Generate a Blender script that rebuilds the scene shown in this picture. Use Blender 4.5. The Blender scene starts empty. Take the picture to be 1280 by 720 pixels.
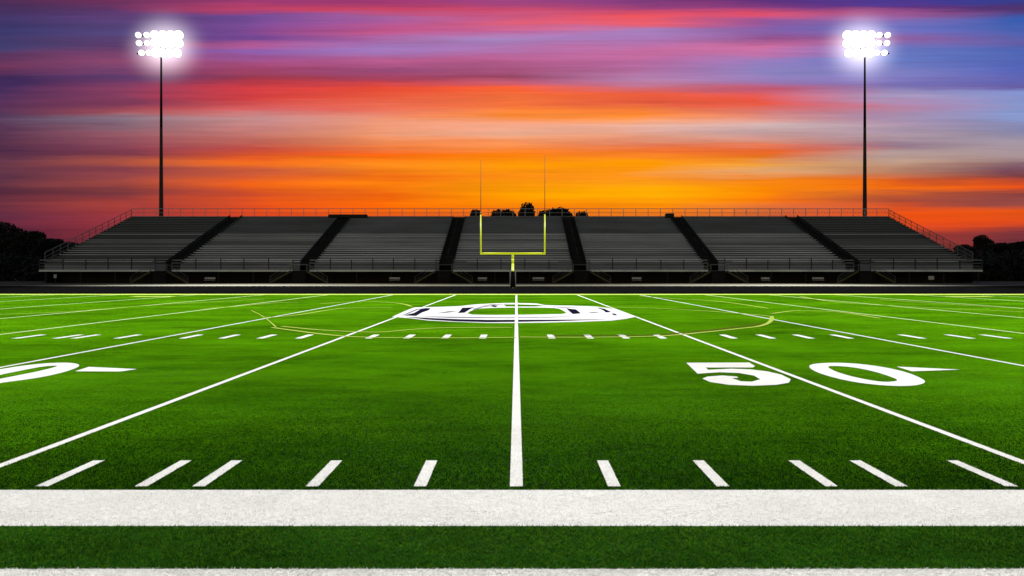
import bpy, math, random
import numpy as np
from mathutils import Vector, Matrix
from mathutils.geometry import tessellate_polygon

random.seed(7); rng = np.random.default_rng(11)
S = bpy.context.scene
COL = S.collection
R = math.radians

# ------------------------------------------------------------------ survey
# The field was surveyed from the touchline: eye height EYE, focal constant F.
EYE, F, HZ, VX = 1.72, 850.0, 340.0, 645.5
FH = F * EYE
def dist(y): return FH / (y - HZ)
def gp(x, y):                       # a spot on the grass -> metres
    d = dist(y); return ((x - VX) / F * d, d)
def up(x, y, d): return ((x - VX) / F * d, d, EYE + (HZ - y) / F * d)
def lin(c): 
    return tuple(((v/255)/12.92 if v/255 <= .04045 else ((v/255+.055)/1.055)**2.4) for v in c) + (1.0,)

# ------------------------------------------------------------------ mesh helpers
class MB:
    def __init__(s): s.v = []; s.f = []
    def add(s, vs, fs):
        o = len(s.v); s.v += [tuple(p) for p in vs]; s.f += [tuple(i+o for i in f) for f in fs]
    def box(s, x0, x1, y0, y1, z0, z1):
        s.add([(x0,y0,z0),(x1,y0,z0),(x1,y1,z0),(x0,y1,z0),(x0,y0,z1),(x1,y0,z1),(x1,y1,z1),(x0,y1,z1)],
              [(0,3,2,1),(4,5,6,7),(0,1,5,4),(1,2,6,5),(2,3,7,6),(3,0,4,7)])
    def tube(s, a, b, r0, r1=None, n=8, caps=True):
        a, b = Vector(a), Vector(b); r1 = r0 if r1 is None else r1
        d = (b-a).normalized(); u = d.orthogonal().normalized(); w = d.cross(u)
        vs = []
        for p, r in ((a, r0), (b, r1)):
            for k in range(n):
                t = 2*math.pi*k/n; vs.append(p + (u*math.cos(t) + w*math.sin(t))*r)
        fs = [(k, (k+1) % n, n+(k+1) % n, n+k) for k in range(n)]
        if caps: fs += [tuple(range(n-1, -1, -1)), tuple(range(n, 2*n))]
        s.add(vs, fs)
    def path(s, pts, r, n=8):
        for a, b in zip(pts[:-1], pts[1:]): s.tube(a, b, r, r, n)
    def beam(s, a, b, w, h):           # rectangular bar, h measured in the plane of z
        a, b = Vector(a), Vector(b); d = (b-a).normalized()
        side = d.cross(Vector((0,0,1)));  side = side.normalized() if side.length > 1e-4 else Vector((1,0,0))
        upv = side.cross(d)
        vs = [p + side*sx*w/2 + upv*sz*h/2 for p in (a, b) for sx, sz in ((-1,-1),(1,-1),(1,1),(-1,1))]
        s.add(vs, [(0,1,2,3),(7,6,5,4),(0,4,5,1),(1,5,6,2),(2,6,7,3),(3,7,4,0)])
    def lathe(s, c, axis, prof, n=16):
        c = Vector(c); d = Vector(axis).normalized(); u = d.orthogonal().normalized(); w = d.cross(u)
        vs = []; m = len(prof)
        for t, r in prof:
            for k in range(n):
                a = 2*math.pi*k/n; vs.append(c + d*t + (u*math.cos(a)+w*math.sin(a))*r)
        fs = [(i*n+k, i*n+(k+1) % n, (i+1)*n+(k+1) % n, (i+1)*n+k) for i in range(m-1) for k in range(n)]
        fs += [tuple(range(n-1, -1, -1)), tuple(range((m-1)*n, m*n))]
        s.add(vs, fs)
    def build(s, name, mat, parent=None, smooth=False, bevel=0):
        me = bpy.data.meshes.new(name); me.from_pydata(s.v, [], s.f); me.update()
        if smooth: me.polygons.foreach_set('use_smooth', [True]*len(me.polygons))
        if mat: me.materials.append(mat)
        o = bpy.data.objects.new(name, me); COL.objects.link(o)
        if parent: o.parent = parent
        if bevel:
            b = o.modifiers.new('Bevel', 'BEVEL'); b.width = bevel; b.segments = 2; b.limit_method = 'ANGLE'
        return o
def tag(o, label=None, cat=None, group=None, kind=None):
    if label: o['label'] = label
    if cat: o['category'] = cat
    if group: o['group'] = group
    if kind: o['kind'] = kind
    return o
def thing(name, label, cat, loc=(0,0,0), group=None, rz=0):
    o = bpy.data.objects.new(name, None); COL.objects.link(o); o.location = loc; o.rotation_euler.z = rz
    o.empty_display_size = .3
    return tag(o, label, cat, group)
KIDS = {}
def copy_tree(o, parent=None):
    c = o.copy(); COL.objects.link(c); c.parent = parent
    for ch in [x for x in COL.objects if x.parent == o]: copy_tree(ch, c)
    return c

# ------------------------------------------------------------------ materials
def newmat(name):
    m = bpy.data.materials.new(name); m.use_nodes = True; nt = m.node_tree; nt.nodes.clear()
    out = nt.nodes.new('ShaderNodeOutputMaterial'); return m, nt, out
def node(nt, t, **kw):
    n = nt.nodes.new(t)
    for k, v in kw.items():
        if k.startswith('i_'): n.inputs[k[2:].replace('_', ' ')].default_value = v
        else: setattr(n, k, v)
    return n
def metal(name, col, rough=.5, metallic=0, var=.35, scale=3.0, stretch=(1,1,1), bump=.0):
    m, nt, out = newmat(name); L = nt.links.new
    p = node(nt, 'ShaderNodeBsdfPrincipled'); p.inputs['Roughness'].default_value = rough; p.inputs['Metallic'].default_value = metallic
    tc = node(nt, 'ShaderNodeTexCoord'); mp = node(nt, 'ShaderNodeMapping'); mp.inputs['Scale'].default_value = stretch
    n = node(nt, 'ShaderNodeTexNoise'); n.inputs['Scale'].default_value = scale; n.inputs['Detail'].default_value = 6
    L(tc.outputs['Object'], mp.inputs['Vector']); L(mp.outputs['Vector'], n.inputs['Vector'])
    cr = node(nt, 'ShaderNodeValToRGB'); e = cr.color_ramp.elements
    e[0].position, e[1].position = .3, .72
    e[0].color = tuple(c*(1-var) for c in col[:3]) + (1,); e[1].color = tuple(min(1, c*(1+var)) for c in col[:3]) + (1,)
    L(n.outputs['Fac'], cr.inputs['Fac']); L(cr.outputs['Color'], p.inputs['Base Color'])
    if bump:
        b = node(nt, 'ShaderNodeBump'); b.inputs['Strength'].default_value = bump; b.inputs['Distance'].default_value = .02
        L(n.outputs['Fac'], b.inputs['Height']); L(b.outputs['Normal'], p.inputs['Normal'])
    L(p.outputs['BSDF'], out.inputs['Surface']); return m

def turf_mat(name, dark, mid, light, sheen=.0, sheencol=(.3,.9,.05), bump=.8):
    """artificial turf: pile speckle, patches, seams of pile lying the other way"""
    m, nt, out = newmat(name); L = nt.links.new
    p = node(nt, 'ShaderNodeBsdfPrincipled'); p.inputs['Roughness'].default_value = .9
    p.inputs['Specular IOR Level'].default_value = .0
    tc = node(nt, 'ShaderNodeTexCoord')
    def noise(sc, det, stretch=(1,1,1), rough=.55):
        mp = node(nt, 'ShaderNodeMapping'); mp.inputs['Scale'].default_value = stretch
        n = node(nt, 'ShaderNodeTexNoise'); n.inputs['Scale'].default_value = sc; n.inputs['Detail'].default_value = det; n.inputs['Roughness'].default_value = rough
        L(tc.outputs['Object'], mp.inputs['Vector']); L(mp.outputs['Vector'], n.inputs['Vector']); return n.outputs['Fac']
    fine = noise(42, 6, (.55, 1, 1), .8); mid_n = noise(3.2, 6, (.6, 1, 1), .7); big = noise(.30, 5, (.7, 1, 1), .6)
    def math_(op, a, b):
        q = node(nt, 'ShaderNodeMath', operation=op)
        for k, s_ in enumerate((a, b)):
            if isinstance(s_, (int, float)): q.inputs[k].default_value = s_
            else: L(s_, q.inputs[k])
        return q.outputs[0]
    f = math_('ADD', math_('MULTIPLY', fine, .27), math_('ADD', math_('MULTIPLY', mid_n, .25), math_('MULTIPLY', big, .48)))
    cr = node(nt, 'ShaderNodeValToRGB'); cr.color_ramp.elements[0].position = .36; cr.color_ramp.elements[0].color = (*dark, 1)
    cr.color_ramp.elements[1].position = .66; cr.color_ramp.elements[1].color = (*light, 1)
    e = cr.color_ramp.elements.new(.5); e.color = (*mid, 1)
    L(f, cr.inputs['Fac']); L(cr.outputs['Color'], p.inputs['Base Color'])
    b = node(nt, 'ShaderNodeBump'); b.inputs['Strength'].default_value = bump; b.inputs['Distance'].default_value = .015
    L(fine, b.inputs['Height']); L(b.outputs['Normal'], p.inputs['Normal'])
    if sheen:
        p.inputs['Sheen Roughness'].default_value = .27
        k1 = noise(.34, 5, (.55, 1, 1), .6); k2 = noise(2.6, 6, (.35, 1, 1), .7); k3 = noise(22, 4, (.5, 1, 1), .75)
        kk = math_('ADD', math_('MULTIPLY', k1, 1.1), math_('ADD', math_('MULTIPLY', k2, .65), math_('MULTIPLY', k3, .75)))
        kk = math_('MAXIMUM', math_('SUBTRACT', math_('MULTIPLY', kk, 2.0), 1.55), .12)
        L(math_('MULTIPLY', kk, sheen), p.inputs['Sheen Weight'])
        p.inputs['Sheen Tint'].default_value = (*sheencol, 1)
    L(p.outputs['BSDF'], out.inputs['Surface']); return m

G_D, G_M, G_L = (.0004, .0060, .0005), (.0016, .020, .0009), (.0056, .058, .0022)
M = {}
M['turf'] = turf_mat('turf_fibre', G_D, G_M, G_L, sheen=.37, sheencol=(.31, .95, .005))
M['turf_border'] = turf_mat('border_fibre', (.016,.046,.002), (.042,.112,.005), (.075,.20,.008))
M['paint'] = turf_mat('line_paint', (.62,.61,.59), (.80,.79,.77), (.90,.89,.87), bump=.3)
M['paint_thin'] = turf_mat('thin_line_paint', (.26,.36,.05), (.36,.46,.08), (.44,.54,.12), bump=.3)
M['paint_far'] = turf_mat('greenish_line_paint', (.40,.50,.22), (.55,.66,.32), (.62,.74,.38), bump=.3)  # greener tint for the outer yard lines
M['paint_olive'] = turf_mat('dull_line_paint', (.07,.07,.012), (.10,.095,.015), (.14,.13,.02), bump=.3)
M['paint_navy'] = turf_mat('navy_paint', (.004,.004,.010), (.008,.008,.022), (.014,.014,.035), bump=.3)
M['paint_emblem'] = turf_mat('emblem_paint', (.50,.50,.52), (.68,.68,.70), (.80,.80,.81), bump=.3)
M['paint_grey'] = turf_mat('grey_paint', (.13,.12,.16), (.2,.19,.25), (.3,.28,.36), bump=.3)
M['track'] = metal('black_track', (.0035,.0035,.004), .95, var=.5, scale=.8)
for n_ in M['track'].node_tree.nodes:
    if n_.type == 'BSDF_PRINCIPLED': n_.inputs['Specular IOR Level'].default_value = 0
M['concrete'] = metal('concrete', (.085,.078,.036), .9, var=.3, scale=.7, stretch=(1,.4,1))
M['dirt'] = metal('dark_ground', (.012,.010,.007), .95, var=.6, scale=.5)
M['soil'] = metal('terrain', (.004,.006,.003), .95, var=.6, scale=.05)
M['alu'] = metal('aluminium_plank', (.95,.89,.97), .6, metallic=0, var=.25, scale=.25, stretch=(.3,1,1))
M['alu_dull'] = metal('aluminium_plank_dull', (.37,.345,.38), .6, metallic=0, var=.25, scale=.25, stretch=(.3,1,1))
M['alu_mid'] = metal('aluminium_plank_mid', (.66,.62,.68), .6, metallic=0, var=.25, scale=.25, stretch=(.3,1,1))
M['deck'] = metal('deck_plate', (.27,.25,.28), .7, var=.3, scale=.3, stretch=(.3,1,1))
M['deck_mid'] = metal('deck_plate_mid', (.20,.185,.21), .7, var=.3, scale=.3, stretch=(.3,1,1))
M['deck_shaded'] = metal('deck_plate_shaded', (.085,.08,.09), .7, var=.3, scale=.3, stretch=(.3,1,1))
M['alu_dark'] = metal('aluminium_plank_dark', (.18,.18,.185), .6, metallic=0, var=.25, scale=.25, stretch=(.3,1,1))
M['aisle'] = metal('aisle_plate', (.012,.012,.013), .8, var=.4, scale=2)
M['rail'] = metal('galvanised_rail', (.50,.48,.48), .5, metallic=.2, var=.3, scale=3)
M['rail_mid'] = metal('grey_rail', (.16,.15,.15), .6, var=.3, scale=3)  # darker grey than the galvanised rail
M['rail_dark'] = metal('dark_post', (.012,.012,.013), .6, var=.3, scale=3)
M['edge'] = metal('fascia', (.85,.85,.85), .5, var=.35, scale=.5, stretch=(.5,1,1))
M['steel'] = metal('under_steel', (.02,.018,.016), .7, var=.4, scale=2)
M['pole'] = metal('pole_steel', (.03,.022,.022), .5, metallic=.5, var=.3, scale=.6)
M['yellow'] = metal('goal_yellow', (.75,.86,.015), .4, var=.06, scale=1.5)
M['tip'] = metal('orange_brown', (.20,.09,.008), .9, var=.2, scale=1.5)  # darker orange-brown than the lower uprights
for n_ in M['yellow'].node_tree.nodes:      # added emission stands in for light on the unlit front side
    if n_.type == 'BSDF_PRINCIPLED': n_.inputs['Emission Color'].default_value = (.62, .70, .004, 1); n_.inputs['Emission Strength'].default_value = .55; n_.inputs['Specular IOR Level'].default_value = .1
M['pad'] = metal('post_pad', (.006,.004,.004), .95, var=.3, scale=6)
M['bench'] = metal('bench_pale', (.50,.46,.44), .6, var=.3, scale=4)
M['bark'] = metal('bark', (.02,.015,.01), .9, var=.5, scale=6)
M['leaf'] = metal('leaves', (.004,.005,.003), .8, var=.5, scale=1.5)
def emis(name, col, s):
    m, nt, out = newmat(name)
    e = node(nt, 'ShaderNodeEmission'); e.inputs['Color'].default_value = (*col, 1); e.inputs['Strength'].default_value = s
    nt.links.new(e.outputs[0], out.inputs['Surface']); return m
M['lens'] = emis('lamp_lens', (1, .97, .98), 2.6)

# blades: colour per blade from an attribute, a little translucent
def blade_mat():
    m, nt, out = newmat('turf_blades'); L = nt.links.new
    a = node(nt, 'ShaderNodeAttribute', attribute_name='tint')
    d = node(nt, 'ShaderNodeBsdfPrincipled'); d.inputs['Roughness'].default_value = .6; d.inputs['Specular IOR Level'].default_value = .02
    t = node(nt, 'ShaderNodeBsdfTranslucent'); mx = node(nt, 'ShaderNodeMixShader'); mx.inputs[0].default_value = .3
    L(a.outputs['Color'], d.inputs['Base Color']); L(a.outputs['Color'], t.inputs['Color'])
    L(d.outputs[0], mx.inputs[1]); L(t.outputs[0], mx.inputs[2]); L(mx.outputs[0], out.inputs['Surface']); return m
M['blade'] = blade_mat()

# ------------------------------------------------------------------ ground
def sheet(name, x0, x1, y0, y1, z, mat, kind='structure'):
    b = MB(); b.add([(x0,y0,z),(x1,y0,z),(x1,y1,z),(x0,y1,z)], [(0,1,2,3)])
    return tag(b.build(name, mat), kind=kind)
FAR = dist(367.3)
sheet('terrain', -2500, 2500, -600, 4000, -.02, M['soil'])
sheet('playing_field', -64, 64, -6, FAR, 0, M['turf'])
sheet('border_turf', -60, 60, dist(712), dist(658.2), .003, M['turf_border'])
sheet('running_track', -140, 140, FAR, 83.6, -.004, M['track'])
sheet('concrete_path', -64, 62, 83.2, 102.6, .004, M['concrete'])
sheet('dirt_ground', -100, 100, 83.6, 150, -.008, M['dirt'])

# ------------------------------------------------------------------ painted markings
POLY = []          # near ones: (colour, [outer, holes...]) used to tint the blades
def smooth_closed(p, it=2):
    for _ in range(it):
        q = []
        for i in range(len(p)):
            a, b = p[i], p[(i+1) % len(p)]
            q.append((a[0]*.75+b[0]*.25, a[1]*.75+b[1]*.25)); q.append((a[0]*.25+b[0]*.75, a[1]*.25+b[1]*.75))
        p = q
    return p
def mark(name, loops, mat, z=.004, near=False, label=None):
    tris = tessellate_polygon([[Vector((x, y, 0)) for x, y in l] for l in loops])
    pts = [(x, y, z) for l in loops for x, y in l]
    fs = []
    for t in tris:
        a, b, c = (pts[i] for i in t)
        cr = (b[0]-a[0])*(c[1]-a[1]) - (b[1]-a[1])*(c[0]-a[0])
        fs.append(tuple(t) if cr > 0 else (t[0], t[2], t[1]))
    b = MB(); b.add(pts, fs); o = b.build(name, mat); tag(o, label=label, kind='structure')
    if near: POLY.append(loops)
    return o
def rect(name, x0, x1, y0, y1, mat, z=.004, near=False, label=None):
    return mark(name, [[(x0,y0),(x1,y0),(x1,y1),(x0,y1)]], mat, z, near, label)
def ribbon(name, pts, w, mat, z=.008):
    # smooth the polyline, then give it width on the ground
    P = [pts[0]]
    for i in range(len(pts)-1):
        p0 = pts[max(i-1,0)]; p1 = pts[i]; p2 = pts[i+1]; p3 = pts[min(i+2,len(pts)-1)]
        for k in range(1, 7):
            t = k/6
            P.append(tuple(.5*((2*p1[j])+(-p0[j]+p2[j])*t+(2*p0[j]-5*p1[j]+4*p2[j]-p3[j])*t*t+(-p0[j]+3*p1[j]-3*p2[j]+p3[j])*t**3) for j in (0,1)))
    L_, R_ = [], []
    for i, p in enumerate(P):
        a, b = P[max(i-1,0)], P[min(i+1,len(P)-1)]; dx, dy = b[0]-a[0], b[1]-a[1]; l = math.hypot(dx, dy) or 1
        L_.append((p[0]-dy/l*w/2, p[1]+dx/l*w/2, z)); R_.append((p[0]+dy/l*w/2, p[1]-dx/l*w/2, z))
    n = len(P); m = MB(); m.add(L_+R_, [(i, n+i, n+i+1, i+1) for i in range(n-1)])
    return tag(m.build(name, mat), kind='structure')

rect('touchline', -60, 60, dist(658.2), dist(613), M['paint'], near=True, label='broad white near touchline across the field')
rect('bench_area_line', -60, 60, dist(712)-.9, dist(712), M['paint'], near=True, label='white line nearest the camera')
YTOP = dist(368.6)
for s in (-1, 1):
    for k, q in enumerate((0, 2.66, 5.40, 8.25, 11.05, 13.95, 17.4, 20.2)):
        if k == 0 and s > 0: continue
        x = s*q*EYE; w = (.095 if k < 3 else .14) if k else .105
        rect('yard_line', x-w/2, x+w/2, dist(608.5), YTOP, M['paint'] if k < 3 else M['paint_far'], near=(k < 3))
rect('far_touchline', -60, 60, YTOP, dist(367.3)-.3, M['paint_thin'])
for px in (52, 176, 248, 390, 525, 768, 904, 1040, 1127, 1265):
    x = (px-VX)/268.5*EYE
    rect('sideline_tick', x-.051, x+.051, dist(608.5), dist(576), M['paint'], near=True)
for px in (689,736,780,825,911,958,1005,1053,1141,1201,1246, 604,558,511.5,465,380,333,286,238,158.5,106,84,35):
    x = (px-VX)/81*EYE
    rect('hash_mark', x-.09, x+.09, dist(423.2), dist(418.4), M['paint'])
for px in (193, 1212):
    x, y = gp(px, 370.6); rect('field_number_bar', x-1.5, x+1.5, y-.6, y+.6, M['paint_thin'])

def Z(u, v): return gp(840+u/3.368, 440+v/3.368)
five = [(60,46),(325,45),(350,60),(340,66),(142,66),(152,76),(250,71),(330,74),(400,82),(460,96),(500,116),(492,130),(440,139),(340,143),(240,139),(160,127),(128,113),(150,104),(210,100),(272,104),(280,109),(252,111),(290,124),(335,126),(372,116),(345,100),(280,89),(200,86),(108,92)]
mark('yard_number_five', [[Z(*p) for p in five]], M['paint'], near=True, label='painted white numeral 5 left of the right-hand yard line')
zo = smooth_closed([(572,64),(590,50),(680,45),(780,49),(900,65),(1000,89),(1068,120),(1062,134),(1010,144),(920,144),(800,133),(700,114),(612,88)])
zi = smooth_closed([(648,60),(700,59),(780,67),(870,87),(946,114),(950,123),(900,128),(840,121),(760,105),(684,82)])
mark('yard_number_zero', [[Z(*p) for p in zo], [Z(*p) for p in zi[::-1]]], M['paint'], near=True, label='painted white numeral 0 right of the right-hand yard line')
mark('direction_arrow', [[Z(945,62), Z(1212,75), Z(1010,82)]], M['paint'], near=True, label='white painted arrowhead beside the right-hand numeral 0')
def ZL(u, v):
    x = 840+u/3.368; return gp(1110.7-x, 440+v/3.368)
lo = smooth_closed([(101,456.2),(88,453.3),(60,453.9),(30,457),(0,461.8),(-60,472),(-112,484),(-120,489),(-100,491),(-60,488.5),(0,478.8),(47,472.8),(75,466.8),(95,460.5)])
li = smooth_closed([(77,457),(58,457.6),(39,460.8),(0,468.8),(-50,478.5),(-88,486.2),(-60,484.8),(0,473.8),(24,469),(48,464.4)])
mark('yard_number_zero', [[gp(*p) for p in lo], [gp(*p) for p in li[::-1]]], M['paint'], near=True, label='painted white numeral 0 cut by the left edge')
mark('direction_arrow', [[gp(94,464.3), gp(111,458.8), gp(171,461.6), gp(150,464.6)]], M['paint'], near=True, label='white painted arrowhead beside the left-hand numeral 0')

# midfield emblem
G = lambda pts: [gp(*p) for p in pts]
body = [(490,396.4),(506,389),(517.5,384.6),(535,384),(555,383.5),(572.5,383),(591,381),(610,379.8),(628,379),(645,378.8),(671,379.6),(681,381.5),(694,382),(715,382.2),(746,383.4),(765,386),(777.5,390),(795,396.3),(781,399),(765,401),(727,402.5),(677,403.6),(645,404.1),(610,404),(565,402.4),(535,400.8),(510,397.8)]
hole = smooth_closed([(583,393.2),(589,388.2),(597.5,386),(616,384.9),(645,384.6),(677.5,384.6),(697,385.2),(705,389),(709,392.6),(680,393.2),(645,393.6),(612,394)], 1)
hole2 = [(630,380.9),(645,380.5),(670,381.1),(682,382.8),(670,383.4),(645,383.5),(632,383.3)]
mark('midfield_emblem', [G(body), G(hole)[::-1], G(hole2)[::-1]], M['paint_emblem'], z=.008, label='white and navy painted emblem at midfield')
for pts, m_ in (([(505,394.6),(517.5,391.5),(527.5,385.9),(538,385.3),(536,388),(527.5,390.9),(520,395.2)], 'paint_navy'),
            ([(572.5,391.6),(578,385),(593,384.4),(588,386.6),(580.5,391)], 'paint_navy'),
            ([(612,382.8),(617.5,381.2),(622.5,382.8),(619,384.2)], 'paint_navy'),
            ([(708,385.7),(720,387),(726,392),(716,392.9),(712,389.6)], 'paint_navy'),
            ([(746,385.1),(755,386),(764,390.3),(757.5,390.9),(754,388.0)], 'paint_navy'),
            ([(764,392.0),(769,392.4),(771.5,394.5),(767,394.2)], 'paint_navy'),
            ([(525,395.6),(560,396.4),(600,396.8),(645,397.0),(690,396.3),(720,395.5),(690,397.2),(645,398.0),(600,398.0),(560,397.6)], 'paint_grey'),
            ([(508,396.4),(540,398),(575,399.4),(610,400.2),(645,400.2),(700,400.0),(760,399.6),(700,401.6),(645,402.7),(610,403.1),(570,402.0),(535,399.9)], 'paint_navy'),
            ([(734,390.6),(744,390.2),(750,391.1),(740,391.5)], 'paint_grey')):
    mark('emblem_detail', [G(pts)], M[m_], z=.012)
rect('yard_line', -.055, .055, dist(404.5), dist(379), M['paint'], z=.016)

ribbon('thin_game_line', [gp(*p) for p in ((314,388),(330,396.5),(345,409))], .05, M['paint_thin'])
for pts, m_ in (([(500,395.6),(512,390.2),(521,386.4),(536,384.9),(522,387.6),(512,392)], 'paint_grey'),
            ([(545,392),(560,389.4),(574,388.6),(560,391)], 'paint_grey'),
            ([(590,386.6),(604,383.2),(630,381.4),(604,384.2),(594,387.4)], 'paint_grey'),
            ([(598,383.2),(612,381),(645,379.6),(612,381.8)], 'paint_navy'),
            ([(684,383.0),(704,384.2),(726,384.6),(704,385.2)], 'paint_grey')):
    mark('emblem_detail', [G(pts)], M[m_], z=.014)
# thin lines of the other games
W = .15
for pts, m_ in (([(650,421.5),(736,421.8),(825,420.2),(880,415.5),(925,410.8),(948,408),(960,404),(965,399),(964,395)], 'paint_thin'),
            ([(690,419),(760,419.2),(825,418.2),(880,413.5),(930,407.8),(956,404)], 'paint_olive'),
            ([(966,395.5),(920,391.5),(860,387.5),(800,384.8),(740,384.6)], 'paint_thin'),
            ([(340,409.5),(365,413),(410,418.6),(460,421.8),(560,422.6),(645,422)], 'paint_thin'),
            ([(352,408),(400,412.6),(450,415),(480,415),(515,412),(560,409.8),(640,409.4)], 'paint_thin'),
            
            ([(328,397.5),(370,394),(415,387),(440,385),(490,385)], 'paint_thin'),
            ([(400,379.8),(450,377),(495,378.8),(515,383.2)], 'paint_thin'),
            ([(250,387),(300,382.5),(345,378.6),(372,378)], 'paint_thin'),
            ([(0,393),(90,389.5),(200,381),(330,374)], 'paint_thin'),
            ([(965,392),(1000,388.3),(1050,390.5),(1100,398)], 'paint_thin'),
            ([(1000,370.5),(1040,377),(1110,382),(1280,390)], 'paint_thin'),
            ([(1100,374.5),(1180,380),(1280,386)], 'paint_thin'),
            ([(800,370.5),(840,373),(900,377),(960,385.5)], 'paint_thin')):
    ribbon('thin_game_line', [gp(*p) for p in pts], W, M[m_])

# ------------------------------------------------------------------ turf blades near the touchline
def inside(xs, ys):
    res = np.zeros(len(xs), bool)
    for loops in POLY:
        ax = [p[0] for l in loops for p in l]; ay = [p[1] for l in loops for p in l]
        sel = np.where((xs > min(ax)) & (xs < max(ax)) & (ys > min(ay)) & (ys < max(ay)))[0]
        if not len(sel): continue
        x, y = xs[sel], ys[sel]; c = np.zeros(len(sel), bool)
        for l in loops:
            for i in range(len(l)):
                (x0, y0), (x1, y1) = l[i], l[i-1]
                if y0 == y1: continue
                hit = ((y0 > y) != (y1 > y)) & (x < (x1-x0)*(y-y0)/(y1-y0)+x0); c ^= hit
        res[sel] |= c
    return res
NB = 460000
# density falls with distance; area follows the wedge the touchline view covers
t = rng.random(NB); D = 3.3 * (12.5/3.3) ** (1 - (1-t)**.60)
X = (rng.random(NB)*2-1) * (D*.80 + .6)
Yb = D
white = inside(X, Yb)
ang = rng.random(NB)*2*np.pi; lean = rng.random(NB)*.016 + .003; la = rng.random(NB)*2*np.pi
hh = (.010 + rng.random(NB)*.014) * np.where(white, .75, 1); wd = (.0014 + rng.random(NB)*.0014) * (1 + D*.06)
hh = hh*np.clip(1.35-D/10, .16, 1); lean = lean*np.clip(1.45-D/11, .5, 1)
P0 = np.stack([X-np.cos(ang)*wd, Yb-np.sin(ang)*wd, np.full(NB, .002)], 1)
P1 = np.stack([X+np.cos(ang)*wd, Yb+np.sin(ang)*wd, np.full(NB, .002)], 1)
P2 = np.stack([X+np.cos(la)*lean, Yb+np.sin(la)*lean, hh], 1)
V = np.stack([P0, P1, P2], 1).reshape(-1, 3)
me = bpy.data.meshes.new('grass')
me.vertices.add(NB*3); me.vertices.foreach_set('co', V.ravel().astype(np.float32))
me.loops.add(NB*3); me.loops.foreach_set('vertex_index', np.arange(NB*3, dtype=np.int32))
me.polygons.add(NB); me.polygons.foreach_set('loop_start', np.arange(0, NB*3, 3, dtype=np.int32)); me.polygons.foreach_set('loop_total', np.full(NB, 3, np.int32))
me.update(calc_edges=True)
r = rng.random((NB, 1)); gcol = np.array(G_D)*(1-r*.42-.26) + np.array(G_L)*(r*.42+.26)
def vn(x, y, seed):
    g = np.random.default_rng(seed).random((97, 97)); xi = np.floor(x).astype(int); yi = np.floor(y).astype(int); fx = x-xi; fy = y-yi
    fx = fx*fx*(3-2*fx); fy = fy*fy*(3-2*fy); q = lambda a, b: g[a % 97, b % 97]
    return (q(xi,yi)*(1-fx)+q(xi+1,yi)*fx)*(1-fy)+(q(xi,yi+1)*(1-fx)+q(xi+1,yi+1)*fx)*fy
patch = (.12 + .75*(.45*vn(X*.55, Yb*.8, 1)+.33*vn(X*1.7, Yb*2.6, 2)+.22*vn(X*5, Yb*9, 3)) )[:, None] * 1.42
border = (Yb < dist(658.2))[:, None]
gcol = np.where(border, (gcol*np.array([2.0, 1.30, 1.6])*2.8*(.35+1.3*rng.random((NB,1)))+np.array([.011,.017,.003])), gcol)
wcol = np.array([.90,.885,.87]) * (.74 + .28*rng.random((NB, 1)))
cc = np.where(white[:, None], wcol, gcol*patch)
cc = np.repeat(np.concatenate([cc, np.ones((NB, 1))], 1), 3, 0)
at = me.color_attributes.new('tint', 'FLOAT_COLOR', 'POINT'); at.data.foreach_set('color', cc.ravel().astype(np.float32))
me.materials.append(M['blade'])
gr = bpy.data.objects.new('grass', me); COL.objects.link(gr)
tag(gr, 'short green turf blades, white where the lines are painted', 'grass', kind='stuff')

# ------------------------------------------------------------------ goal post
GY = 73.0
gx = (641-VX)/F*GY
gpost = thing('goal_post', 'yellow football goal post with padded base, in front of the middle of the stand', 'goal post', (gx, GY, 0))
zb = up(0, 317, GY)[2]; zt = up(0, 200, GY)[2]; hw = 40/F*GY; zm = up(0, 268, GY)[2]
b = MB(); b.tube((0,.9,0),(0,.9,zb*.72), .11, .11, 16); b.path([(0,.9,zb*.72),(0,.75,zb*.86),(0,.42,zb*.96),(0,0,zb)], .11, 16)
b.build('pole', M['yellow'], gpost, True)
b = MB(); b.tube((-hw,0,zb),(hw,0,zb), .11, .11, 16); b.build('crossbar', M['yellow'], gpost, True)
for s in (-1, 1):
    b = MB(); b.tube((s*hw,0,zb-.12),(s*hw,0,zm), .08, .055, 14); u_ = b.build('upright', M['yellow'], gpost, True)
    b = MB(); b.tube((s*hw,0,zm),(s*hw,0,zt+(.5 if s > 0 else 0)), .042, .02, 10); b.build('upright_tip', M['tip'], u_, True)
b = MB(); b.lathe((0,.9,0.0),(0,0,1),[(.02,.3),(.05,.34),(1.75,.34),(1.82,.28)], 20); b.build('post_pad', M['pad'], gpost, True)

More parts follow.
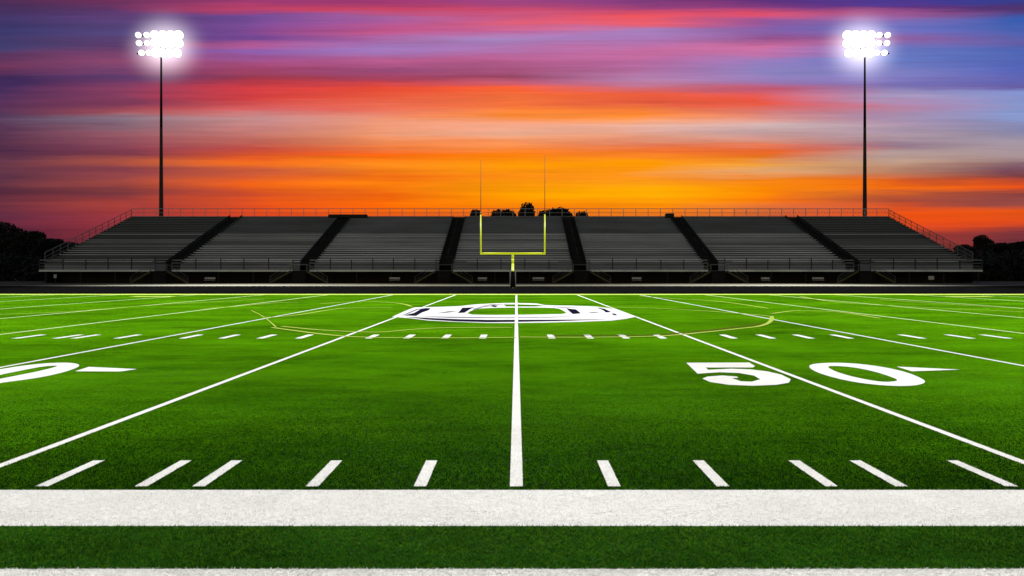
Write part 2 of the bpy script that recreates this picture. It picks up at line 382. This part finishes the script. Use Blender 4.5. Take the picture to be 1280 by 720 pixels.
# ------------------------------------------------------------------ the stand
YF, YS, YB = 104.0, 107.0, 130.0        # walkway front, first row, top row
ZW = up(0, 338.3, YF)[2]                  # walkway level
ZS = up(0, 326.5, YS)[2]; ZT = up(0, 270.5, YB)[2]
XL, XR = -74.2, 71.8
AX = [-54.0, -32.9, -11.0, 9.85, 30.6, 52.9]; AW = 1.15
st = thing('grandstand', 'long dark aluminium bleacher stand with seven seating sections behind the field', 'grandstand', (-1, YF, 0))
def P(b, name, mat, parent=st, **k):
    o = b.build(name, mat, parent, **k)
    o.matrix_parent_inverse = Matrix.Identity(4)
    if parent is st: o.location = (1, -YF, 0)
    return o
NR = 24
rz = (ZT-ZS)/(NR-1); ry = (YB-YS)/(NR-1)
edges = [XL] + AX + [XR]
benches_far = MB()
for k in range(7):
    x0 = edges[k] + (AW if k else 0); x1 = edges[k+1] - (AW if k < 6 else 0)
    d = MB()
    for i in range(NR):
        y = YS + i*ry; z = ZS + i*rz
        d.box(x0, x1, y+.02, y+ry-.004, z-.45, z-.40)                  # foot tread
        d.box(x0, x1, y+ry-.02, y+ry+.005, z-.40, z-.40+rz-.06)           # riser
    end = k in (0, 6); sec = P(d, 'seating_section', M['deck_shaded' if end else 'deck_mid' if k in (1, 5) else 'deck'])  # deck tone darkens toward both ends: light falloff painted in
    for i in range(NR):
        y = YS + i*ry; z = ZS + i*rz
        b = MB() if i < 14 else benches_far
        xa = x0+.03; xb_ = x1-.03
        # planks in lengths with small joints so the rows are not perfectly even
        b.box(xa, xb_, y+.30, y+.57, z-.11, z)
        if i < 14:
            o = b.build('bench', M[random.choice(('alu_mid','alu_dull','alu_dull','alu_dark') if end else ('alu', 'alu', 'alu', 'alu_mid', 'alu_mid', 'alu_dull'))], sec)  # end sections draw darker planks, part of the painted falloff
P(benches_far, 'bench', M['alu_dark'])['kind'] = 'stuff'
# aisles
for ax in AX:
    d = MB()
    for i in range(NR):
        y = YS + i*ry; z = ZS + i*rz
        d.box(ax-AW+.02, ax+AW-.02, y, y+ry/2, z-.50-rz/2, z-.42-rz/2+.02); d.box(ax-AW+.02, ax+AW-.02, y+ry/2, y+ry, z-.52, z-.42)
        d.box(ax-AW+.02, ax+AW-.02, y+ry/2, y+ry/2+.02, z-.42-rz/2, z-.52)
    a = P(d, 'aisle_stair', M['aisle'])
    for i in range(2, NR-2, 5):
        b = MB(); y0 = YS+i*ry; z0 = ZS+i*rz; y1 = y0+3*ry; z1 = z0+3*rz
        b.path([(ax,y0,z0-.45),(ax,y0,z0+.42),(ax,y1,z1+.42),(ax,y1,z1-.45)], .025, 6); b.build('handrail', M['rail_dark'], a)
    for s in (-1, 1):
        b = MB(); b.add([(ax+s*AW, YS, ZS-.9),(ax+s*AW, YB+ry, ZT+rz-.9),(ax+s*AW, YB+ry, ZT+rz+.03),(ax+s*AW, YS, ZS+.03)], [(0,1,2,3)])
        b.build('side_panel', M['aisle'], a)
# walkway
b = MB(); b.box(XL+1.2, XR-.5, YF, YS-.02, ZW-.12, ZW); P(b, 'walkway', M['deck'])
xs_ = [XL+1.2] + sum([[a-1.3, a+1.3] for a in AX], []) + [XR-.5]
for k in range(7):
    b = MB(); b.box(xs_[2*k], xs_[2*k+1], YF-.05, YF-.003, ZW-.16, ZW+.14)
    P(b, 'walkway_edge', M['edge'])
for k in range(7):
    b = MB(); b.box(edges[k]+(AW if k else 0), edges[k+1]-(AW if k < 6 else 0), YS-.06, YS-.021, ZW, ZS-.5)
    P(b, 'front_wall', M['deck_mid'])
# front guard rail, one run per section
for k in range(7):
    x0, x1 = xs_[2*k], xs_[2*k+1]; b = MB(); zt_ = up(0, 325.2, YF)[2]
    for q, r_ in ((1.0, .045), (.70, .022), (.42, .022), (.22, .022)): b.tube((x0,YF+.05,ZW+(zt_-ZW)*q),(x1,YF+.05,ZW+(zt_-ZW)*q), r_, r_, 6)
    g = P(b, 'guard_rail', M['rail'])
    n = max(2, round((x1-x0)/3.4))
    for i in range(n+1):
        b = MB(); x = x0+(x1-x0)*i/n; x += random.uniform(-.1,.1) if 0 < i < n else 0
        b.box(x-.06, x+.06, YF-.04+.03, YF+.11, ZW, zt_+random.choice((.05,.2,.35)))
        b.build('rail_post', M['rail_dark'], g)
    o = MB(); xa = x0+2; xb_ = x1-2
    o.box(xa, xb_, YS-.35, YS-.1, ZS-.12, ZS-.04)
    P(o, 'front_bench', M['edge'])
# back fence
def fence(b, pts, zoff, h, step, dense=False, r=.045):
    for (a, c) in zip(pts[:-1], pts[1:]):
        a, c = Vector(a), Vector(c)
        for q in (1, .5, .06): b.tube(a+Vector((0,0,h*q)), c+Vector((0,0,h*q)), r*(1.25 if q == 1 else .8), None, 6)
        n = max(1, round((c-a).length/step))
        for i in range(n+1):
            p = a.lerp(c, i/n); b.tube(p+Vector((0,0,-.2)), p+Vector((0,0,h)), r*1.2, None, 6)
        if dense:
            m_ = max(2, round((c-a).length/.55))
            for i in range(m_):
                p = a.lerp(c, i/m_); q = a.lerp(c, (i+1)/m_)
                b.tube(p+Vector((0,0,0)), q+Vector((0,0,h)), .016, None, 4); b.tube(p+Vector((0,0,h)), q+Vector((0,0,0)), .016, None, 4)
YBK = YB+ry+.1; HB = 1.55
b = MB(); fence(b, [(XL,YBK,ZT+.02),(42,YBK,ZT+.02)], 0, HB, 2.35, False); P(b, 'back_fence', M['rail'])
b = MB(); fence(b, [(42,YBK,ZT+.02),(XR,YBK,ZT+.02)], 0, HB, 2.35, True); P(b, 'back_fence', M['rail'])
b = MB(); fence(b, [(XL,YBK,ZT+.02),(XL,YS,ZS)], 0, 1.35, 2.0, False); P(b, 'side_fence', M['rail_mid'])
b = MB(); fence(b, [(XR,YBK,ZT+.02),(XR,YS,ZS)], 0, 1.35, 2.0, True); P(b, 'side_fence', M['rail_mid'])
for xa in (XL, XR):
    b = MB(); b.add([(xa,YS,0),(xa,YBK,0),(xa,YBK,ZT),(xa,YS,ZS-.1)], [(0,1,2,3)]); P(b, 'end_wall', M['steel'])
b = MB(); b.add([(XL,YBK-.02,0),(XR,YBK-.02,0),(XR,YBK-.02,ZT),(XL,YBK-.02,ZT)], [(0,1,2,3)]); P(b, 'back_wall', M['steel'])
b = MB(); b.add([(XL,YS+4,0),(XR,YS+4,0),(XR,YS+4,ZS+1.0),(XL,YS+4,ZS+1.0)], [(0,1,2,3)]); P(b, 'under_wall', M['steel'])
# under-structure columns
x = XL+2
while x < XR:
    b = MB(); b.tube((x,YF+.4,0),(x,YF+.4,ZW-.12), .09, .09, 8); b.beam((x,YF+.4,ZW-.25),(x,YS-.1,ZW-.25), .1, .2); x += 5.3
    P(b, 'support_column', M['steel'])
# landings on top of the 2nd and 5th aisle
for (px, w_, h_) in ((436, 3.7, .40), (836, .8, .6)):
    X_ = (px-VX)/F*YBK; b = MB(); b.box(X_-w_, X_+w_, YBK-1.0, YBK-.1, ZT-.2, ZT+h_*.8)
    b.box(X_-w_, X_+w_, YBK-1.0, YBK-.92, ZT+h_*.8+.004, ZT+h_); P(b, 'top_landing', M['aisle'])
# double stairs from each aisle to the ground
for k, ax in enumerate(AX):
    b = MB(); zl = ZW-.02
    b.box(ax-1.3, ax+1.3, YF-1.3, YF-.06, zl-.12, zl-.02); b.box(ax-1.0, ax+1.0, YF-1.2, YF-.15, 0, zl-.13)
    s_ = P(b, 'entrance_stair', M['pad'])
    for sg in (-1, 1):
        b = MB(); n = 9
        for i in range(n):
            x_ = ax+sg*(1.3+i*.34); z_ = zl-(i+1)*zl/(n+1)
            b.box(min(x_, x_+sg*.34), max(x_, x_+sg*.34), YF-1.25, YF-.15, z_-.05, z_)
        b.beam((ax+sg*1.25,YF-1.3,zl-.1),(ax+sg*(1.3+n*.34),YF-1.3,.08), .06, .28)
        f = b.build('flight', M['concrete'], s_)
        b = MB(); xe = ax+sg*(1.3+n*.34)
        b.path([(ax+sg*1.25,YF-1.28,zl),(ax+sg*1.25,YF-1.28,zl+.95),(xe,YF-1.28,.98),(xe,YF-1.28,0)], .03, 6)
        b.tube((ax+sg*1.25,YF-1.28,zl+.5),(xe,YF-1.28,.5), .02, None, 6)
        b.build('handrail', M['rail_mid'], f)
    b = MB()
    for sg in (-1, 1):
        b.path([(ax+sg*1.3,YF,ZW),(ax+sg*1.3,YF,ZW+1.25),(ax+sg*1.3,YS-.3,ZW+1.25)], .05, 6)
        b.tube((ax+sg*1.3,YF,ZW+.6),(ax+sg*1.3,YS-.3,ZW+.6), .03, None, 6)
    b.tube((ax-1.2,YF-1.28,zl+.0),(ax-1.2,YF-1.28,zl+.95), .03, None, 6); b.tube((ax+1.2,YF-1.28,zl),(ax+1.2,YF-1.28,zl+.95), .03, None, 6)
    b.tube((ax-1.2,YF-1.28,zl+.95),(ax+1.2,YF-1.28,zl+.95), .035, None, 6)
    b.build('gate_rail', M['rail_mid'], s_)

# ------------------------------------------------------------------ benches in front of / under the stand
def make_bench():
    t_ = thing('pale_bench', 'x', 'bench')
    b = MB(); b.box(-.8,.8,-.2,.02,.43,.47); b.build('seat', M['bench'], t_, bevel=.005)
    b = MB(); b.box(-.8,.8,.12,.16,.62,.92); b.build('backrest', M['bench'], t_, bevel=.005)
    for s in (-1, 1):
        b = MB(); b.box(s*.62-.03,s*.62+.03,-.18,-.13,0,.43); b.box(s*.62-.03,s*.62+.03,.17,.21,0,.88); b.box(s*.62-.028,s*.62+.028,-.18,.2,.385,.425)
        b.build('leg', M['steel'], t_)
    return t_
bench_lab = ['pale bench under the stand just right of the leftmost entrance stair', 'pale bench under the stand midway between second and third entrance stairs',
    'pale bench under the stand left of the goal post', 'pale bench under the stand just right of the goal post base',
    'pale bench under the stand right of the fourth entrance stair', 'pale bench right of the fifth entrance stair, nearer to it of two',
    'pale bench between fifth and sixth entrance stairs, nearer the sixth']
pb = make_bench()
for i, (px, w_) in enumerate(((262, 1), (493, 1), (603, .85), (673, 1.1), (796, .9), (957, .8), (1023, 1.1))):
    o = pb if i == 0 else copy_tree(pb)
    o.location = ((px-VX)/F*(YF-1.2), YF-1.2, 0); o.scale = (w_, 1, 1); tag(o, bench_lab[i], 'bench', 'pale benches in front of the stand')
for px, yy, w_, lab in ((69, 343, .22, 'small white marker post at the dark left end of the stand'), (1164, 345, .42, 'small white marker post at the dark right end of the stand')):
    X_, Y_, Z_ = up(px, yy, 101); t_ = thing('marker_post', lab, 'marker post', (X_, Y_, 0))
    b = MB(); b.box(-.04,.04,0,.08,0,Z_-.5); b.build('post', M['steel'], t_)
    b = MB(); b.box(-w_,w_,-.03,0,Z_-.55,Z_); b.build('plate', M['bench'], t_, bevel=.01)

# ------------------------------------------------------------------ floodlight towers
PY = 133.0
def tower(px, mirror, label):
    X0 = (px-VX)/F*PY; t_ = thing('floodlight_tower', label, 'floodlight', (X0, PY, 0), 'floodlight towers at the ends of the stand')
    k = PY/F; ztop = EYE+(HZ-39)*k
    b = MB(); b.tube((0,0,0),(0,0,12), .44, .40, 20); b.tube((0,0,12),(0,0,30), .40, .25, 20, False); b.tube((0,0,30),(0,0,ztop), .25, .13, 20)
    b.lathe((0,0,0),(0,0,1),[(0,.8),(.3,.8),(.34,.55),(.6,.52)], 20)
    b.build('pole', M['pole'], t_, True)
    for ri, (yy, xs) in enumerate(((45.5, (-26,-15.5,-5,5,14.5,24)), (55.5, (-25,-15,-5,5,14.5,24)), (67.5, (-22,-13,-4.5,4.5,13,22)))):
        z = EYE+(HZ-yy)*k; b = MB()
        b.box(-29.5*k if not mirror else -27*k, (27 if not mirror else 29.5)*k, -.32, -.2, z-.12, z+.12)
        arm = b.build('cross_arm', M['pole'], t_)
        for u in xs:
            u = u if not mirror else -u
            c = Vector((u*k, -.75, z)); d = Vector((-X0*.008, -1, -.33)).normalized()
            rb = 1 if (u < -12 if not mirror else u > 12) else 1.6
            b = MB(); b.lathe(c, d, [(-.35,.12),(-.28,.3),(.12,.56*rb),(.28,.60*rb),(.3,.58*rb)], 20)
            b.box(c.x-.06, c.x+.06, -.7, -.2, z-.1, z+.1)
            lamp = b.build('lamp', M['pole'], t_, True)
            rl = 1 if (u < -12 if not mirror else u > 12) else 1.62
            b = MB(); b.lathe(c, d, [(.305,.55*rl),(.33,.53*rl),(.345,.35*rl)], 20); b.build('lens', M['lens'], lamp, True)
    b = MB()
    b.box(-1.1,-.95,-.34,-.22,EYE+(HZ-70)*k,ztop); b.box(.95,1.1,-.34,-.22,EYE+(HZ-70)*k,ztop); b.build('bracket', M['pole'], t_)
    return X0, EYE+(HZ-56)*k
T1 = tower(201.5, False, 'tall floodlight tower at the left end of the stand, its lamps lit')
T2 = tower(1081, True, 'tall floodlight tower at the right end of the stand, its lamps lit')

def bloom_mat():  # emission-only volume imitating camera bloom around the lit lamps
    m, nt, out = newmat('lamp_bloom'); L = nt.links.new
    tc = node(nt, 'ShaderNodeTexCoord'); ln = node(nt, 'ShaderNodeVectorMath', operation='LENGTH'); L(tc.outputs['Object'], ln.inputs[0])
    mr = node(nt, 'ShaderNodeMapRange'); mr.inputs['From Min'].default_value = 1; mr.inputs['From Max'].default_value = 0; L(ln.outputs['Value'], mr.inputs['Value'])
    pw = node(nt, 'ShaderNodeMath', operation='POWER'); pw.inputs[1].default_value = 3.0; L(mr.outputs[0], pw.inputs[0])
    ml = node(nt, 'ShaderNodeMath', operation='MULTIPLY'); ml.inputs[1].default_value = 1.15; L(pw.outputs[0], ml.inputs[0])
    e = node(nt, 'ShaderNodeEmission'); e.inputs['Color'].default_value = (1, .90, .95, 1); L(ml.outputs[0], e.inputs['Strength'])
    L(e.outputs[0], out.inputs['Volume']); return m
M['bloom'] = bloom_mat()
for (x, z), lab in ((T1, 'bright haze built as a glowing volume around the left floodlight'), (T2, 'bright haze built as a glowing volume around the right floodlight')):
    b = MB(); n, m_ = 24, 12; vs = [(0,0,1)]; fs = []
    for i in range(1, m_):
        a = math.pi*i/m_
        for j in range(n): vs.append((math.sin(a)*math.cos(2*math.pi*j/n), math.sin(a)*math.sin(2*math.pi*j/n), math.cos(a)))
    vs.append((0,0,-1))
    for j in range(n): fs.append((0, 1+j, 1+(j+1) % n)); fs.append((len(vs)-1, 1+(m_-2)*n+(j+1) % n, 1+(m_-2)*n+j))
    for i in range(m_-2):
        for j in range(n): fs.append((1+i*n+j, 1+(i+1)*n+j, 1+(i+1)*n+(j+1) % n, 1+i*n+(j+1) % n))
    b.add(vs, fs); o = b.build('bloom', M['bloom'], None, True); o.location = (x, PY+1.35, z); o.scale = (10.5, 2.25, 9.5)
    tag(o, lab, 'bloom', kind='stuff')

# ------------------------------------------------------------------ trees
def crown_mesh(name, blobs, n, size, seed):
    g = np.random.default_rng(seed); pts = []
    w = np.array([b[3]**2 for b in blobs]); w = w/w.sum()
    idx = g.choice(len(blobs), n, p=w)
    d = g.normal(size=(n,3)); d /= np.linalg.norm(d, axis=1)[:,None]; rr = (.45+.62*g.random(n)**.6)[:,None]
    B = np.array([b[:3] for b in blobs])[idx]; rad = np.array([b[3] for b in blobs])[idx][:,None]
    c = B + d*rr*rad*np.array([1,1,.85])
    u = g.normal(size=(n,3)); u /= np.linalg.norm(u, axis=1)[:,None]; v = np.cross(u, g.normal(size=(n,3))); v /= np.linalg.norm(v, axis=1)[:,None]
    s = size*(.5+g.random(n))[:,None]
    V = np.stack([c-u*s, c+v*s*.55, c+u*s, c-v*s*.55], 1).reshape(-1,3)
    me = bpy.data.meshes.new(name); me.from_pydata(V.tolist(), [], [(4*i,4*i+1,4*i+2,4*i+3) for i in range(n)]); me.materials.append(M['leaf']); return me
def make_tree(h, spread, seed, low=.25, n=8500, size=.32):
    random.seed(seed); t_ = thing('tree', 'x', 'tree'); b = MB()
    b.tube((0,0,-.1),(0,0,h*.45), h*.032, h*.02, 10); b.tube((0,0,h*.45),(.1,0,h*.85), h*.02, h*.006, 8)
    blobs = [(0,0,h*.62,spread*.55),(0,0,h*.85,spread*.36)]
    for i in range(11):
        a = random.uniform(0,6.28); q = random.uniform(.35,.72)*spread; z = h*random.uniform(low+.1,.88)
        q *= 1.0 if z < h*.65 else .62
        p = (math.cos(a)*q, math.sin(a)*q, z); b.tube((0,0,max(h*.15,z-h*.22)), p, h*.011, h*.003, 6); blobs.append((*p, spread*random.uniform(.2,.36)))
    b.build('trunk', M['bark'], t_, True)
    o = bpy.data.objects.new('crown', crown_mesh('crown', blobs, n, size, seed)); COL.objects.link(o); o.parent = t_
    return t_
kinds = [make_tree(12, 5.2, 3), make_tree(12, 6.4, 8, low=.1), make_tree(12, 4.6, 21, low=.2)]
used = [False]*3
def place(kind, px, ytop, D_, wpx, label, z=0):
    X_, Y_, Z_ = up(px, ytop, D_); o = kinds[kind] if not used[kind] else copy_tree(kinds[kind]); used[kind] = True
    sp = (5.2, 6.4, 4.6)[kind]; sc = (Z_-z)/11.8; w_ = wpx/F*D_/2/(sp*.90)
    o.location = (X_, Y_, z); o.scale = (w_, w_, sc); o.rotation_euler.z = random.uniform(0, 6.28)
    tag(o, label, 'tree', 'dark trees around the stand'); return o
place(0, 625, 262.5, 165, 64, 'dark tree top just right of the left goal upright, above the stand')
place(1, 658, 256.5, 165, 46, 'tallest dark tree top between the goal uprights')
place(2, 695, 261, 165, 80, 'wide dark tree top right of the right goal upright')
place(0, 725, 265, 168, 34, 'low thin dark tree top, rightmost above the stand')
place(2, 594, 262, 172, 26, 'smallest wispy tree top by the left goal upright')
place(1, 6, 280, 150, 62, 'big round dark tree at the left edge of the picture')
place(0, 34, 289, 146, 62, 'dark tree stepping down beside the big left-edge tree')
place(2, 60, 298, 140, 58, 'lower dark tree next to the left slope of the stand')
place(1, 86, 304, 137, 48, 'lowest dark tree against the left end of the stand')
place(0, -24, 286, 150, 70, 'dark tree mostly cut by the left edge of the picture')
place(1, 1228, 295.5, 142, 38, 'round dark tree right of the stand end')
place(0, 1252, 304, 150, 60, 'low dark tree right of the round tree')
place(2, 1278, 302, 150, 60, 'dark tree at the right edge of the picture')
place(1, 1206, 307, 138, 44, 'lowest dark tree against the right end of the stand')
place(1, 1302, 300, 150, 46, 'dark tree mostly cut by the right edge of the picture')
def hedge(x0, x1, y, h, label, seed):
    g = random.Random(seed); blobs = []
    x = x0
    while x < x1: blobs.append((x, y+g.uniform(-1.5,1.5), h*g.uniform(.35,.6), h*g.uniform(.45,.6))); blobs.append((x, y, h*.2, h*.45)); x += h*.35
    o = bpy.data.objects.new('hedge', crown_mesh('hedge', blobs, 16000, .36, seed)); COL.objects.link(o); tag(o, label, 'hedge')
hedge(-135, -75, 131, 5.6, 'low dark hedge on the left below the trees', 5)
hedge(74, 135, 133, 5.6, 'low dark hedge on the right below the trees', 6)
b = MB()
for s in (-1, 1):
    pass

# ------------------------------------------------------------------ sky
cols = {
 -.759: [(0,85,50,105),(15,72,55,120),(40,62,62,135),(62,70,68,138),(72,100,60,120),(85,118,60,112),(97,72,45,92),(110,80,50,98),(135,108,55,92),(150,98,64,98),(165,104,58,86),(190,88,45,72),(203,122,62,80),(225,108,54,72),(240,95,45,65),(252,128,55,68),(275,114,45,68),(292,92,38,62),(338,50,22,36)],
 -.572: [(0,120,55,115),(15,100,65,140),(40,88,78,158),(60,98,65,130),(75,150,80,140),(95,110,65,115),(110,165,70,105),(130,150,65,95),(143,175,80,90),(150,165,130,145),(158,160,115,130),(168,180,100,110),(185,150,70,90),(195,140,60,75),(202,215,95,70),(212,160,70,80),(228,190,80,70),(240,142,60,65),(255,200,70,60),(272,180,58,64),(338,90,35,40)],
 -.383: [(0,155,60,115),(12,190,65,100),(20,110,75,150),(35,125,75,150),(50,115,70,145),(56,180,90,145),(65,140,95,175),(82,170,75,120),(95,150,60,85),(108,205,60,70),(122,215,65,65),(138,215,95,95),(150,195,140,140),(165,200,125,120),(178,190,100,90),(187,190,75,65),(196,230,90,40),(204,250,115,30),(213,200,90,60),(228,245,100,20),(240,215,80,40),(252,235,85,25),(268,222,72,30),(338,110,40,30)],
 -.195: [(0,160,60,120),(12,205,70,100),(20,165,95,155),(28,175,95,160),(40,195,85,135),(52,170,105,170),(62,160,125,195),(75,190,95,145),(88,150,75,120),(98,180,65,85),(108,235,75,55),(120,235,90,60),(135,240,115,90),(152,235,150,120),(170,235,150,110),(183,240,135,80),(194,250,100,15),(205,255,145,30),(218,235,105,20),(228,255,130,15),(240,235,100,15),(255,250,105,5),(270,222,85,25),(338,130,50,20)],
 -.006: [(0,160,70,130),(12,200,75,110),(20,205,90,130),(32,225,95,120),(42,190,105,160),(50,170,135,195),(60,175,120,180),(75,190,100,150),(88,165,85,125),(95,150,70,100),(103,195,92,118),(110,250,95,50),(122,240,110,60),(133,245,115,60),(145,255,140,55),(158,240,165,135),(168,240,175,145),(180,250,150,90),(193,255,130,15),(205,255,155,5),(218,250,140,20),(232,250,150,10),(242,255,160,0),(258,250,130,10),(270,232,108,30),(338,140,60,20)],
 .182: [(0,125,60,125),(12,170,70,120),(22,240,85,90),(32,225,95,115),(40,165,125,185),(50,175,125,190),(65,195,105,155),(80,190,110,165),(90,185,115,165),(100,180,130,175),(108,200,110,130),(118,240,95,60),(130,225,90,65),(145,255,140,50),(153,255,165,110),(160,240,180,160),(172,235,160,130),(182,225,120,85),(190,240,115,50),(205,255,155,0),(222,255,150,30),(235,255,175,5),(245,255,170,5),(258,250,140,10),(270,235,118,30),(338,140,60,20)],
 .370: [(0,95,50,125),(10,130,60,125),(18,225,80,105),(26,150,85,150),(38,130,90,165),(50,150,85,145),(60,205,110,160),(69,195,115,170),(76,150,125,190),(90,140,130,190),(102,150,120,180),(110,190,90,120),(118,220,90,95),(128,245,85,60),(138,220,120,110),(148,225,150,135),(157,215,185,185),(166,200,160,160),(178,225,145,120),(186,235,100,45),(197,225,110,30),(207,240,165,70),(215,225,170,120),(225,245,130,25),(238,255,140,5),(250,250,115,10),(258,225,110,60),(270,212,92,48),(338,120,50,30)],
 .558: [(0,75,60,150),(7,95,55,135),(14,160,80,135),(22,140,110,180),(35,110,115,195),(50,145,95,160),(62,110,120,195),(75,105,125,200),(90,125,125,190),(105,125,115,180),(118,165,150,190),(130,190,130,160),(145,170,140,170),(160,170,150,175),(170,175,150,160),(182,140,105,130),(190,175,150,150),(205,195,160,140),(215,190,130,100),(225,220,90,30),(235,250,115,15),(243,185,85,50),(252,170,75,55),(262,240,85,20),(280,245,80,20),(295,175,62,46),(338,80,32,36)],
 .735: [(0,48,62,140),(8,82,52,108),(16,78,70,138),(22,56,92,175),(45,78,100,178),(55,100,94,165),(65,76,100,178),(90,90,105,190),(108,105,95,165),(113,130,145,205),(125,135,150,205),(145,135,150,200),(158,125,135,180),(175,165,150,165),(195,165,145,150),(208,125,85,100),(222,120,60,65),(235,250,90,15),(243,140,65,60),(255,150,75,70),(265,230,85,20),(280,220,75,30),(290,130,55,60),(302,108,48,58),(338,60,26,36)],
}
w = bpy.data.worlds.new('World'); S.world = w; w.use_nodes = True; nt = w.node_tree; nt.nodes.clear(); L = nt.links.new
out = nt.nodes.new('ShaderNodeOutputWorld'); bg = nt.nodes.new('ShaderNodeBackground'); L(bg.outputs[0], out.inputs[0])
def mth(op, a, b=0.0, c=None, clamp=False):
    q = nt.nodes.new('ShaderNodeMath'); q.operation = op; q.use_clamp = clamp
    for i, s in enumerate((a, b) if c is None else (a, b, c)):
        if isinstance(s, (int, float)): q.inputs[i].default_value = s
        else: L(s, q.inputs[i])
    return q.outputs[0]
tc = nt.nodes.new('ShaderNodeTexCoord'); sp = nt.nodes.new('ShaderNodeSeparateXYZ'); L(tc.outputs['Generated'], sp.inputs[0])
dx, dy, dz = sp.outputs
front = mth('MAXIMUM', dy, .12)
u = mth('DIVIDE', dx, front); v = mth('DIVIDE', dz, front)          # direction across / up, clouds lie in long level streaks
def wnoise(su, sv, off, det=4, rough=.55):
    cb = nt.nodes.new('ShaderNodeCombineXYZ'); L(mth('MULTIPLY', u, su), cb.inputs[0]); L(mth('MULTIPLY', v, sv), cb.inputs[1]); cb.inputs[2].default_value = off
    n = nt.nodes.new('ShaderNodeTexNoise'); n.inputs['Scale'].default_value = 1; n.inputs['Detail'].default_value = det; n.inputs['Roughness'].default_value = rough
    L(cb.outputs[0], n.inputs['Vector']); return n.outputs['Fac']
py = mth('MULTIPLY', v, 850.0/340.0)                                 # 0 at the horizon, 1 at the top of the streaked band
w1 = mth('SUBTRACT', wnoise(1.7, 11, 3.3), .5); w2 = mth('SUBTRACT', wnoise(4.0, 95, 9.1, 6, .65), .5)
pos = mth('ADD', py, mth('ADD', mth('MULTIPLY', w1, .045), mth('MULTIPLY', w2, .055)))
pos = mth('SUBTRACT', 1.0, pos)                                      # = y/340
keys = sorted(cols)
prev = None
for i, k in enumerate(keys):
    cr = nt.nodes.new('ShaderNodeValToRGB'); el = cr.color_ramp.elements
    st_ = [(q[0], *((q[1]*.86, q[2]*.93, q[3]*.95) if k < -.5 and q[0] > 92 else (q[1]*.96, q[2]*.92, q[3]*.80) if k < -.5 else q[1:])) for q in cols[k][:31]]
    el[0].position = st_[0][0]/340+.0; el[0].color = lin(st_[0][1:]); el[1].position = st_[-1][0]/340; el[1].color = lin(st_[-1][1:])
    for s in st_[1:-1]:
        e = el.new(s[0]/340); e.color = lin(s[1:])
    L(pos, cr.inputs['Fac'])
    if prev is None: prev = cr.outputs['Color']
    else:
        uu = mth('ADD', u, mth('MULTIPLY', mth('SUBTRACT', wnoise(1.5, 45, 20+i), .5), .22))
        mr = nt.nodes.new('ShaderNodeMapRange'); mr.interpolation_type = 'LINEAR'
        mr.inputs['From Min'].default_value = keys[i-1]; mr.inputs['From Max'].default_value = k; L(uu, mr.inputs['Value'])
        mx = nt.nodes.new('ShaderNodeMix'); mx.data_type = 'RGBA'; L(mr.outputs[0], mx.inputs[0]); L(prev, mx.inputs[6]); L(cr.outputs['Color'], mx.inputs[7]); prev = mx.outputs[2]
# fine streaks
stq = mth('ADD', .55, mth('ADD', mth('MULTIPLY', wnoise(3.0, 60, 5.7, 6, .65), .42), mth('MULTIPLY', wnoise(5.0, 190, 8.7, 6, .7), .46)))
vm = nt.nodes.new('ShaderNodeVectorMath'); vm.operation = 'SCALE'; L(prev, vm.inputs[0]); L(stq, vm.inputs['Scale'])
# overhead and behind: dusk blue from the Sky Texture
sky = nt.nodes.new('ShaderNodeTexSky'); sky.sky_type = 'NISHITA'; sky.sun_disc = False; sky.sun_elevation = R(1.0); sky.sun_rotation = R(0); sky.altitude = 50
sk = nt.nodes.new('ShaderNodeVectorMath'); sk.operation = 'SCALE'; sk.inputs['Scale'].default_value = .32; L(sky.outputs[0], sk.inputs[0])
fade = nt.nodes.new('ShaderNodeMapRange'); fade.inputs['From Min'].default_value = .41; fade.inputs['From Max'].default_value = .75; L(v, fade.inputs['Value'])
back = nt.nodes.new('ShaderNodeMapRange'); back.inputs['From Min'].default_value = .55; back.inputs['From Max'].default_value = .25; L(dy, back.inputs['Value'])
fm = mth('MAXIMUM', fade.outputs[0], back.outputs[0])
mx = nt.nodes.new('ShaderNodeMix'); mx.data_type = 'RGBA'; L(fm, mx.inputs[0]); L(vm.outputs[0], mx.inputs[6]); L(sk.outputs[0], mx.inputs[7])
L(mx.outputs[2], bg.inputs['Color']); bg.inputs['Strength'].default_value = 1.0

# ------------------------------------------------------------------ the lit floodlights
def spot(x, z, tx, ty, power, cone, blend):
    l = bpy.data.lights.new('floodlight_beam', 'SPOT'); l.energy = power; l.spot_size = R(cone); l.spot_blend = blend; l.shadow_soft_size = 1.6; l.color = (1, .98, .92)
    o = bpy.data.objects.new('floodlight_beam', l); COL.objects.link(o); o.location = (x, PY-2.2, z)
    d = Vector((tx, ty, 0)) - Vector(o.location); o.rotation_euler = d.to_track_quat('-Z', 'Y').to_euler(); return o
for (x, z), s in ((T1, -1), (T2, 1)):
    spot(x, z, s*4, 31, 1.62e6, 60, 1.0)

# ------------------------------------------------------------------ camera
cd = bpy.data.cameras.new('camera'); cam = bpy.data.objects.new('camera', cd); COL.objects.link(cam)
cam.location = (0, 0, EYE); cam.rotation_euler = (R(90), 0, 0)
cd.sensor_width = 36; cd.lens = 36*F/1280; cd.shift_x = -(VX-640)/1280; cd.shift_y = -(360-HZ)/1280
cd.clip_end = 6000; cd.clip_start = .05
S.camera = cam
S.view_settings.view_transform = 'Standard'; S.view_settings.look = 'None'; S.view_settings.exposure = 0
S.render.engine = 'CYCLES'
S.cycles.use_denoising = True; S.cycles.max_bounces = 5; S.cycles.volume_bounces = 0
S.cycles.sample_clamp_indirect = 4
